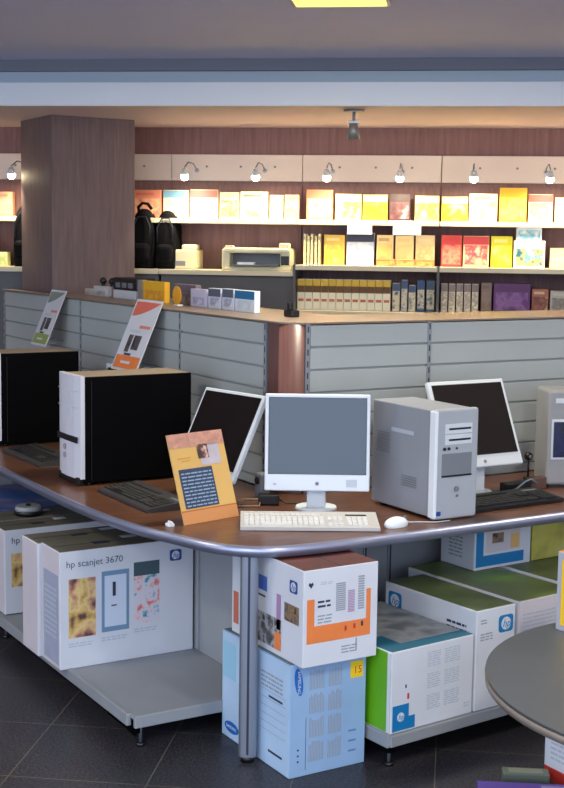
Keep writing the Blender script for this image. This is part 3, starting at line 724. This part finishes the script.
mb = MB(); mb.box(.20, .29, -.12, -.02, .05, .0508, mat('lilac_print', (130, 120, 170))); mb.build('printed_label', t)
t = thing('olive_packet', 'olive grey packet on the floor between the purple and the red-banded cartons', 'packet', (2.70, 3.075, .0005), R(-36))
mb = MB(); mb.box(.0, .15, 0, .055, 0, .06, mat('olive_grey_card', (92, 98, 84), .5), bev=.003); mb.build('carton', t)
mb = MB(); mb.box(.02, .13, .01, .045, .06, .0608, mat('grey_sage_print', (120, 126, 112))); mb.build('printed_label', t)

# ------------------------------------------------------------------ wall shelving
def bay(s0, s1, kind, label):
    W = s1-s0
    t = thing('wall_shelving', label, 'shelving', Wp(s0, 0, 0), -WA)
    mb = MB(); mb.box(.004, W-.004, -.018, 0, .1, 2.1, WALLW); mb.build('back_panel', t)
    mb = MB(); mb.box(.002, W-.002, -.035, -.0, 2.125, 2.29, HEADER, bev=.003); o = mb.build('header_panel', t)
    for x in (W*.2, W*.46, W*.72): mb = MB(); mb.cyl(.007, .007, .006, SILVD, M=frame((x+.06, -.035, 2.215), (1, 0, 0), (0, 0, 1)), seg=12); mb.build('screw', o)
    def shelf(z, dep, th=.03):
        mb = MB(); mb.box(.002, W-.002, -dep, -.018, z-th, z, SHELFW, bev=.002); mb.build('shelf', t)
    shelf(1.885, .30)
    if kind == 'books':
        shelf(1.612, .40); shelf(1.34, .42)
        mb = MB(); mb.box(-.008, .008, -.40, 0, .1, 1.612, DARKG); mb.build('divider', t)
        mb = MB(); mb.box(.008, W-.008, -.40, -.02, .1, 1.30, DARKG); mb.build('cupboard', t)
    else:
        shelf(1.572, .40)
        mb = MB(); mb.box(.008, W-.008, -.36, -.02, .1, 1.54, DARKG); mb.build('cupboard', t)
bay(-3.27, -2.42, 'open', 'wall shelving bay beyond the left edge of the pillar, farthest left')
bay(-2.42, -1.57, 'open', 'wall shelving bay seen left of the brown pillar')
bay(-1.57, -.722, 'open', 'wall shelving bay behind the pillar holding the backpacks')
bay(-.722, .115, 'open', 'wall shelving bay holding the cream printer')
bay(.115, .98, 'books', 'wall shelving bay with yellow boxes and the white-blue box')
bay(.98, 1.85, 'books', 'wall shelving bay with red boxes and the purple box')
bay(1.85, 2.70, 'books', 'wall shelving bay just beyond the right edge')

def spot_light(s, energy=12.5):
    t = thing('spotlight', SPL.get(s, 'small lit halogen spotlight on the pale header panel'), 'spotlight', Wp(s, .035, 2.19), -WA, 'halogen spotlights along the header')
    mb = MB(); mb.cyl(.014, .014, .012, CHROMEM, M=frame((0, 0, .0), (1, 0, 0), (0, 0, 1)), seg=12); mb.tube([(0, -.006, 0), (0, -.12, .035), (0, -.28, .035), (0, -.385, .0)], .004, CHROMEM); mb.build('arm', t)
    mb = MB(); mb.cyl(.024, .012, .035, LIGHTP, M=Matrix.Translation((0, -.388, -.045)) @ Matrix.Rotation(R(14), 4, 'X'), seg=16); lh = mb.build('lamp_head', t)
    mb = MB(); mb.sph(.024, BULB, M=Matrix.Translation((0, -.385, -.058))); mb.build('bulb', lh)
    l = bpy.data.lights.new('halogen_beam', 'SPOT'); l.energy = energy; l.color = (1, .83, .58); l.spot_size = R(140); l.spot_blend = .8; l.shadow_soft_size = .025
    o = bpy.data.objects.new('halogen_beam', l); C.objects.link(o); o.parent = t; o.location = (0, -.375, -.075); o.rotation_euler = (R(22), 0, 0)
SPL = {}
names = ['far left beyond the pillar', 'left of the pillar', 'above the red-topped white box', 'above the cream printer', 'over the orange-red box', 'over the dark brown book', 'over the yellow boxes near the right', 'at the right edge']
for i, s in enumerate([-2.52, -1.642, -.557, -.123, .305, .739, 1.173, 1.612, 2.05, 2.48, -1.09]):
    SPL[s] = 'lit halogen spotlight on the pale header panel, ' + (names[i] if i < 8 else ['first beyond the right edge', 'second beyond the right edge', 'hidden behind the pillar'][i-8])
    spot_light(s)

# goods on the wall shelves: (s0, s1, top, label, colours, kind)
def wall_box(name, label, s0, s1, z0, z1, dfront, cols, cat='box', depth=.06, scale=14, group=None, band=None, rough=.45, photo=True):
    W = (s1-s0)-.006; H = z1-z0
    t = thing(name, label, cat, Wp(s0+.003, dfront, z0+.0006), -WA, group)
    mb = MB(); mb.box(0, W, 0, depth, 0, H, mat('c_%d_%d_%d' % cols[0], cols[0], rough), bev=.0015, seg=1); mb.build('carton' if cat == 'box' else 'cover', t)
    F = FRONT(W, depth, H)
    mb = MB()
    if photo:
        quad(mb, F, W*.06, W*.94, H*.08, H*.70, photo_mat('p_'+name+label[:24], cols, scale, off=(s0*3, 0, z0)))
        mb.build('printed_front', t); mb = MB()
    if band: quad(mb, F, 0.001, W-.001, H*.72, H*.98, mat('b_%d_%d_%d' % band, band, rough), .0)
    else:
        quad(mb, F, W*.12, W*.75, H*.80, H*.90, mat('c2_%d_%d_%d' % cols[-1], cols[-1], rough))
    mb.build('title_band', t)
    return t
top_goods = [
 (-.945, -.755, 2.06, 'salmon red box half hidden behind the backpacks', [(236, 150, 120), (250, 190, 150), (230, 120, 100)], None),
 (-.748, -.580, 2.06, 'white box with a blue-grey top on the top shelf beside the backpacks', [(240, 228, 196), (220, 206, 180), (180, 160, 130)], (110, 160, 190)),
 (-.575, -.395, 2.065, 'cream box with a red top band on the top shelf', [(248, 236, 206), (240, 220, 190), (230, 200, 170)], (240, 96, 90)),
 (-.388, -.262, 2.05, 'cream box with brown figures, narrow, right of the red-banded box', [(246, 232, 190), (190, 120, 90), (240, 220, 170)], None),
 (-.258, -.080, 2.055, 'wide cream box with dark lettering above the cream printer', [(248, 236, 196), (220, 200, 150), (120, 110, 90)], None),
 (-.074, .015, 2.035, 'narrow pale cream box above the printer lid', [(246, 230, 190), (230, 190, 150), (240, 214, 160)], None),
 (.020, .112, 2.038, 'narrow cream box with golden print beside the bay joint', [(246, 228, 180), (230, 190, 120), (240, 210, 150)], None),
 (.155, .325, 2.07, 'orange-red patterned box leaning on the top shelf', [(240, 150, 110), (246, 216, 180), (226, 110, 84)], (236, 130, 96)),
 (.334, .500, 2.046, 'pale box with yellow lower half, left of the yellow pair', [(250, 236, 150), (250, 226, 60), (246, 236, 190)], (250, 240, 200)),
 (.504, .660, 2.044, 'strong yellow box left of the dark brown book', [(250, 232, 60), (240, 196, 20), (250, 240, 120)], (250, 240, 200)),
 (.666, .800, 2.049, 'dark brown book on the top shelf among yellow boxes', [(70, 36, 40), (96, 60, 60), (150, 140, 150)], (50, 24, 24)),
 (.823, .975, 2.04, 'yellow and cream box just left of the second bay joint', [(250, 236, 120), (246, 210, 60), (250, 236, 180)], (250, 240, 200)),
 (.985, 1.147, 2.036, 'bright yellow box just right of the second bay joint', [(252, 236, 40), (250, 220, 20), (250, 240, 140)], (250, 240, 190)),
 (1.151, 1.325, 2.055, 'cream white box between two yellow boxes', [(250, 240, 200), (246, 226, 150), (250, 232, 110)], None),
 (1.332, 1.500, 2.092, 'tall golden yellow box, tallest on the top shelf', [(250, 200, 60), (250, 220, 110), (240, 170, 40)], (250, 176, 30)),
 (1.506, 1.655, 2.055, 'red and white box near the right end of the top shelf', [(250, 214, 180), (240, 120, 90), (250, 226, 200)], (236, 70, 60)),
 (1.664, 1.80, 2.036, 'pale peach box cut by the right edge', [(248, 224, 180), (246, 206, 160), (250, 236, 200)], None),
 (-1.86, -1.72, 2.04, 'pinkish box on the top shelf left of the pillar', [(220, 150, 120), (190, 160, 140), (240, 120, 100)], None),
 (-2.02, -1.88, 2.03, 'greenish cream box on the top shelf at the left edge', [(200, 190, 140), (160, 150, 120), (230, 220, 180)], None)]
for s0, s1, z1, lab, cols, band in top_goods:
    wall_box('software_box', lab, s0, s1, 1.885, z1, .17, cols, band=band, depth=.045, scale=16)
for s0, s1, lab in ((.425, .575, 'white shelf talker hanging below the yellow boxes'), (.70, .87, 'white shelf talker hanging below the dark brown book')):
    t = thing('shelf_talker', lab, 'price label', Wp(s0, .306, 1.80), -WA)
    mb = MB(); mb.box(0, s1-s0, 0, .003, 0, .082, WHITEP, bev=.001); mb.build('card', t)
    mb = MB(); mb.box(.01, s1-s0-.01, .002, .012, .068, .086, LIGHTP); mb.build('clip', t)
mid = [
 (.276, .408, 1.795, 'yellow-orange box on the middle shelf beside the thin white boxes', [(246, 206, 90), (240, 180, 60), (250, 230, 150)], None),
 (.414, .588, 1.81, 'white and pale blue box with a dark top on the middle shelf', [(206, 220, 246), (240, 246, 252), (190, 206, 240)], (50, 54, 80)),
 (.598, .705, 1.798, 'cream box with an orange base right of the pale blue box', [(250, 232, 170), (246, 214, 120), (220, 190, 110)], None),
 (.712, .828, 1.796, 'speckled cream box in the middle of the middle shelf', [(250, 236, 170), (230, 216, 140), (246, 226, 150)], None),
 (.834, .955, 1.80, 'cream box left of the second upright on the middle shelf', [(250, 230, 170), (220, 200, 130), (250, 240, 190)], None),
 (.99, 1.118, 1.803, 'red patterned box on the middle shelf right of the upright', [(222, 70, 60), (244, 150, 120), (220, 60, 66)], None),
 (1.122, 1.282, 1.80, 'crimson and cream box beside the red patterned box', [(248, 214, 160), (216, 60, 84), (250, 226, 190)], (216, 70, 70)),
 (1.288, 1.42, 1.80, 'lemon yellow box on the middle shelf', [(246, 238, 30), (250, 232, 60), (250, 246, 150)], None),
 (1.640, 1.83, 1.735, 'low cream box at the right edge of the middle shelf', [(250, 236, 190), (250, 226, 170), (246, 230, 200)], None)]
for s0, s1, z1, lab, cols, band in mid:
    wall_box('software_box', lab, s0, s1, 1.612, z1, .24, cols, band=band, depth=.06, scale=16)
for k, x in enumerate((.15, .172, .194, .218, .24)):
    o = wall_box('disc_case', 'thin white case standing at the left end of the middle shelf', x, x+.02, 1.612, 1.80-(k % 2)*.012, .25, [(250, 240, 200), (220, 200, 150), (190, 170, 130)], cat='disc case', depth=.13, group='thin white cases on the middle shelf', scale=40)
for k, (s0, s1) in enumerate(((.60, .72), (.722, .84), (.842, .955))):
    o = wall_box('flat_packet', ['flat orange packet under the pale blue box side', 'flat orange packet in the middle of its row', 'flat orange packet nearest the upright'][k], s0, s1, 1.612, 1.652, .30, [(236, 150, 80), (240, 190, 110), (220, 120, 60)], cat='box', depth=.04, scale=30)
# teal and white boxes stacked in two on the right
wall_box('software_box', 'white and teal box with picture, lower one of the right-hand stack', 1.423, 1.612, 1.612, 1.775, .28, [(246, 246, 240), (90, 180, 200), (240, 220, 120), (30, 120, 150)], depth=.10, scale=18, band=(226, 242, 248))
wall_box('software_box', 'small white and aqua box on top of the right-hand stack', 1.435, 1.59, 1.776, 1.865, .27, [(236, 246, 250), (120, 200, 220), (246, 250, 250)], depth=.09, scale=18)
# bottom wall shelf
n = 12
for k in range(n):
    s0 = .128+k*.0475
    t = thing('ink_box', 'cream ink box with yellow top in the long row on the low wall shelf', 'box', Wp(s0, .32, 1.3406), -WA, 'row of yellow-topped ink boxes')
    mb = MB(); mb.box(0, .045, 0, .12, 0, .185, mat('cream_card', (252, 246, 222)), bev=.001, seg=1); mb.build('carton', t)
    mb = MB(); F = FRONT(.045, .12, .185)
    quad(mb, F, 0, .045, .145, .182, mat('mustard_card', (226, 186, 60))); quad(mb, F, 0, .045, .105, .145, mat('brown_card', (112, 76, 40)))
    mb.build('coloured_bands', t)
    mb = MB(); quad(mb, F, .006, .038, .05, .066, mat('brick_red_ink', (200, 110, 80) if k < 4 else (150, 140, 120))); mb.build('lettering', t)
for k, (s0, s1, z1, c) in enumerate(((.705, .755, 1.51, (226, 214, 190)), (.758, .80, 1.53, (190, 190, 200)), (.803, .85, 1.50, (230, 220, 196)), (.853, .905, 1.53, (60, 86, 130)), (.908, .965, 1.53, (70, 90, 110)))):
    wall_box('ink_box', ['cream ink box with blue top right of the yellow-topped row', 'grey ink box between two cream ones', 'second cream ink box right of the yellow-topped row', 'blue ink box left of the upright', 'dark blue-grey ink box touching the upright'][k], s0, s1, 1.34, z1, .32, [c, (220, 210, 180), (60, 80, 130)], depth=.1, scale=30, band=(70, 90, 130) if k < 3 else None)
for k in range(5):
    wall_box('striped_box', ['leftmost', 'second', 'middle', 'fourth', 'rightmost'][k] + ' of the five upright white boxes beside the purple box', .997+k*.046, 1.041+k*.046, 1.34, 1.512, .32, [(236, 224, 196), (180, 160, 150), (240, 232, 210)], depth=.1, scale=34, band=(150, 130, 130))
wall_box('software_box', 'grey-brown box edge left of the purple box', 1.236, 1.305, 1.34, 1.522, .30, [(140, 116, 104), (150, 126, 112), (120, 100, 92)], depth=.12)
wall_box('software_box', 'purple box on the low wall shelf', 1.31, 1.532, 1.34, 1.52, .31, [(104, 52, 120), (140, 96, 160), (80, 50, 110)], depth=.12, scale=12, band=(96, 50, 104))
wall_box('software_box', 'red-brown box right of the purple box', 1.538, 1.64, 1.34, 1.488, .30, [(176, 110, 90), (110, 60, 50), (220, 190, 160)], depth=.1)
wall_box('software_box', 'pale grey box at the right end of the low wall shelf', 1.645, 1.80, 1.34, 1.48, .30, [(190, 184, 176), (130, 124, 120), (206, 200, 190)], depth=.1)

# backpacks, printer, scanner on the open bay
FAB = mat('black_nylon', (10, 10, 15), .8, spec=.15, noise=.35, scale=22, bump=.6)
FABD = mat('black_webbing', (7, 7, 9), .8, spec=.15)
def backpack(label, s, d, w, h, z=1.5725, hook=True):
    t = thing('backpack', label, 'backpack', Wp(s, d, z), -WA)
    mb = MB()
    r = bmesh.ops.create_cube(mb.bm, size=1); vs = r['verts']
    bmesh.ops.subdivide_edges(mb.bm, edges=mb.bm.edges[:], cuts=5, use_grid_fill=True)
    for v in mb.bm.verts:
        x, y, zz = v.co; q = zz+.5
        k = 1 - .30*max(0, q-.55)**1.6*3.2 - .06*(1-q)
        rx = (1-abs(y)*.25)
        v.co = Vector((x*w*k*rx, y*.17*(1-.35*q)*(1-.3*abs(x)), q*h*(1-.13*(x*2)**2*(q))))
    mb._fin(mb.bm.verts[:], FAB, None, True)
    o = mb.build('bag_body', t); m = o.modifiers.new('s', 'SUBSURF'); m.levels = 1; m.render_levels = 2
    mb = MB(); mb.box(-w*.34, w*.34, -.125, -.05, .04, h*.42, FAB, bev=.03, seg=3); pk = mb.build('front_pocket', t)
    mb = MB(); mb.tube([(-w*.30, -.09, h*.47), (-w*.32, -.08, h*.7), (-w*.15, -.068, h*.86), (w*.15, -.068, h*.86), (w*.32, -.08, h*.7), (w*.30, -.09, h*.47)], .004, mat('blue_grey_piping', (34, 38, 54))); mb.build('zip', pk)
    if hook:
        mb = MB(); mb.tube([(-.035, .0, h*.93), (-.04, 0, h*1.02), (-.015, 0, h*1.09), (.02, 0, h*1.08), (.045, 0, h*.99)], .010, FABD); mb.build('grab_handle', t)
    for x in (-w*.36, w*.36):
        mb = MB(); mb.tube([(x*.6, .06, h*.9), (x*1.25, .04, h*.72), (x*1.35, .03, h*.45), (x*1.1, .05, h*.15)], .011, FABD); mb.build('shoulder_strap', t)
    return t
backpack('black backpack with a raised grab handle, nearest the pillar', -.845, .25, .165, .37)
backpack('black backpack without a visible handle, right of the one beside the pillar', -.700, .24, .155, .36, hook=False)
backpack('black backpack seen left of the pillar', -1.60, .25, .17, .39, hook=False)
t = thing('desk_printer', 'cream printer with an open front slot on the wall shelf', 'printer', Wp(-.335, .36, 1.5725), -WA)
mb = MB(); mb.box(.0, .425, 0, .26, 0, .025, CREAM, bev=.004); mb.box(0, .05, -.01, .26, .02, .13, CREAM, bev=.008); mb.box(.36, .425, -.01, .26, .02, .13, CREAM, bev=.008); mb.box(.04, .37, .12, .26, .02, .11, SILVD); mb.build('body', t)
mb = MB(); mb.box(.01, .42, -.015, .26, .105, .138, CREAM, bev=.010); mb.build('lid', t)
mb = MB(); mb.box(.02, .07, -.01, .05, .135, .15, CREAM, bev=.004); mb.box(.35, .41, .0, .10, .135, .168, CREAM, bev=.006); mb.build('control_panel', t)
mb = MB(); mb.box(.06, .35, -.04, .10, .028, .036, SILVD); mb.build('paper_tray', t)
mb = MB(); mb.box(.10, .20, -.03, .05, .037, .050, WHITEP); mb.build('paper', t)
mb = MB(); mb.box(.365, .415, -.013, -.008, .035, .09, BLACKP); mb.build('side_recess', t)
t = thing('desk_scanner', 'cream upright machine right of the backpacks on the wall shelf', 'printer', Wp(-.605, .30, 1.5725), -WA)
mb = MB(); mb.box(-.05, .10, 0, .22, 0, .12, CREAM, bev=.01); mb.build('body', t)
mb = MB(); mb.box(.0, .095, .02, .14, .115, .152, CREAM, bev=.012); mb.build('lid', t)
mb = MB(); mb.box(-.045, .03, -.004, .002, .02, .05, SILVD); mb.build('paper_slot', t)
wall_box('flat_packet', 'bright green and cream packet on the lower shelf left of the pillar', -1.84, -1.73, 1.572, 1.66, .25, [(236, 236, 160), (180, 200, 120), (250, 246, 210)], scale=16)
wall_box('software_box', 'bright cream box on the lower shelf at the left edge', -1.98, -1.85, 1.572, 1.76, .22, [(250, 240, 190), (230, 220, 170), (250, 250, 220)], scale=16)

# goods on the gondola ledge: y_start(left as seen), y_end, height
def ledge_box(name, label, y0, y1, h, cols, depth=.03, band=None, x=2.84, cat='box', scale=20):
    W = y0-y1-.006
    t = thing(name, label, cat, (x, y0-.003, 1.4375), R(-90))
    mb = MB(); mb.box(0, W, 0, depth, 0, h, mat('c_%d_%d_%d' % cols[0], cols[0], .5), bev=.002, seg=1); mb.build('carton', t)
    F = FRONT(W, depth, h)
    mb = MB(); quad(mb, F, W*.15, W*.85, h*.15, h*.55, photo_mat('q_'+label[:26], cols, scale)); mb.build('printed_front', t)
    if band: mb = MB(); quad(mb, F, .001, W-.001, h*.6, h-.002, mat('b_%d_%d_%d' % band, band)); mb.build('title_band', t)
    return t
ledge_box('small_box', 'small flat white box at the far left of the gondola ledge', 6.915, 6.81, .035, [(200, 196, 190), (170, 166, 160), (210, 206, 200)])
ledge_box('small_box', 'white box with two dark knobs on the gondola ledge', 6.79, 6.60, .055, [(206, 204, 206), (190, 188, 190), (150, 146, 150)])
for y in (6.74, 6.62):
    o = MB(Matrix.Translation((2.88, y, 1.4935)))
    o.cyl(.012, .012, .012, BLACKP, seg=12); o.sph(.02, BLACKP, M=Matrix.Translation((0, 0, .028)))
    tag(o.build('camera_ball'), 'round black mini camera on the white ledge box, ' + ('farther one' if y > 6.7 else 'nearer one'), 'webcam')
t = thing('card_reader', 'black and white electronic gadget box on the gondola ledge, left of the yellow box', 'gadget', (2.84, 6.515, 1.4375), R(-90))
mb = MB(); mb.box(0, .29, 0, .12, 0, .045, WHITE, bev=.003); mb.build('base', t)
mb = MB(); mb.box(0.0, .30, 0, .11, .045, .112, BLACKP, bev=.004); mb.build('body', t)
for x in (.04, .12, .20): mb = MB(); mb.box(x, x+.05, -.003, .002, .058, .085, SILVD, bev=.001); mb.build('slot', t)
ledge_box('grey_side_box', 'grey narrow box beside the yellow box on the ledge', 6.205, 6.14, .108, [(150, 140, 132), (140, 130, 124), (160, 150, 140)])
ledge_box('yellow_box', 'yellow box with brown print on the gondola ledge', 6.135, 5.875, .105, [(240, 176, 40), (226, 150, 36), (246, 190, 60)], band=(246, 186, 40))
ledge_box('grey_box', 'grey-brown box behind the yellow round tag on the ledge', 5.85, 5.615, .10, [(130, 116, 118), (100, 90, 96), (150, 140, 140)], x=2.88, band=(110, 100, 116))
t = thing('round_tag', 'yellow round price tag on the gondola ledge', 'price tag', (2.80, 5.655, 1.4375), R(-90))
mb = MB(); mb.cyl(.046, .046, .003, mat('amber_card', (244, 172, 40)), M=frame((0, 0, .05), (1, 0, 0), (0, 0, 1)), seg=12); mb.build('disc', t)
mb = MB(); mb.box(-.02, .02, -.01, .02, 0, .006, WHITEP); mb.build('foot', t)
ledge_box('ink_carton', 'white box with lilac print right of the round yellow tag', 5.595, 5.425, .085, [(198, 194, 216), (150, 150, 190), (210, 208, 224)])
ledge_box('ink_carton', 'small white box with a black heading, left of its twin on the ledge', 5.412, 5.285, .095, [(206, 210, 226), (150, 156, 180), (214, 216, 230)], band=(90, 96, 110))
ledge_box('ink_carton', 'small white box with a black heading, touching the blue and white box', 5.274, 5.162, .098, [(208, 212, 228), (150, 156, 180), (214, 216, 230)], band=(92, 98, 112))
ledge_box('ink_carton', 'blue and white box at the right end of the ledge row', 5.155, 4.97, .097, [(214, 222, 230), (190, 206, 220), (220, 226, 232)], band=(30, 110, 160))
t = thing('bracket', 'small black plastic bracket lying near the corner of the ledge', 'bracket', (2.86, 4.69, 1.4375), R(-90))
mb = MB(); mb.box(-.035, .035, -.02, .02, 0, .03, BLACKP, bev=.006); mb.build('base', t)
mb = MB(); mb.box(-.025, .0, -.01, .01, .028, .06, BLACKP, bev=.004); mb.build('prong', t)

# ------------------------------------------------------------------ ceiling spot and ceiling lights
t = thing('ceiling_spotlight', 'unlit metal spotlight fixed under the lower ceiling', 'spotlight', Wp(.515, 1.12, 2.46), -WA)
mb = MB(); mb.cyl(.055, .055, .012, CHROMEM, M=Matrix.Translation((0, 0, -.012)), seg=24); mb.build('ceiling_plate', t)
mb = MB(); mb.cyl(.009, .009, .05, CHROMEM, M=Matrix.Translation((0, 0, -.06)), seg=10); mb.box(-.03, .03, -.006, .006, -.075, -.055, CHROMEM, bev=.002); mb.build('bracket', t)
mb = MB(); mb.cyl(.036, .022, .085, mat('dull_chrome', (150, 148, 144), .4, metal=.4), M=Matrix.Translation((0, -.01, -.155)) @ Matrix.Rotation(R(8), 4, 'X'), seg=20); mb.build('lamp_head', t)
mb = MB(); mb.sph(.020, LIGHTP, M=Matrix.Translation((0, -.016, -.135))); mb.build('bulb', t)
cl = [(2.82, 4.315, 'yellow-lit recessed ceiling light at the top edge'), (-.6, 4.9, 'added unseen ceiling light beyond the top left'), (2.2, 1.2, 'added unseen ceiling light over the camera aisle'), (-.8, 1.5, 'added unseen ceiling light behind the left aisle'), (5.0, 2.2, 'added unseen ceiling light over the right aisle')]  # only the first fixture is in view; the others are added for light
for x, y, lab in cl:
    t = thing('ceiling_light', lab, 'ceiling light', (x, y, 2.70), -WA)
    mb = MB(); mb.box(-.195, .195, -.18, .18, -.012, 0, CHROMEM, bev=.003); mb.build('frame', t)
    mb = MB(); mb.box(-.18, .18, -.165, .165, -.016, -.010, TUBE); mb.build('diffuser', t)
    l = bpy.data.lights.new('ceiling_lamp', 'AREA'); l.energy = 14; l.size = .27; l.color = (1, .93, .74)
    o = bpy.data.objects.new('ceiling_lamp', l); C.objects.link(o); o.parent = t; o.location = (0, 0, -.02)

# ------------------------------------------------------------------ daylight and camera
w = bpy.data.worlds.new('daylight'); bpy.context.scene.world = w; w.use_nodes = True
bg = w.node_tree.nodes['Background']; bg.inputs['Color'].default_value = (.66, .78, 1, 1); bg.inputs['Strength'].default_value = 1.1

cam = bpy.data.cameras.new('camera'); co = bpy.data.objects.new('camera', cam); C.objects.link(co)
cam.sensor_fit = 'VERTICAL'; cam.sensor_height = 36; cam.lens = 1300/788*36
p = math.atan((394-240)/1300); y = R(31)
fw = Vector((math.sin(y)*math.cos(p), math.cos(y)*math.cos(p), -math.sin(p))); rt = Vector((math.cos(y), -math.sin(y), 0)); up = rt.cross(fw)
r = R(.8); r2 = rt*math.cos(r)+up*math.sin(r); u2 = -rt*math.sin(r)+up*math.cos(r)
M = Matrix((r2, u2, -fw)).transposed().to_4x4(); M.translation = Vector((0, 0, 1.76)); co.matrix_world = M
sc = bpy.context.scene; sc.camera = co
sc.view_settings.view_transform = 'Standard'; sc.view_settings.look = 'None'; sc.view_settings.gamma = 1; sc.view_settings.use_curve_mapping = False
sc.view_settings.exposure = 1.4
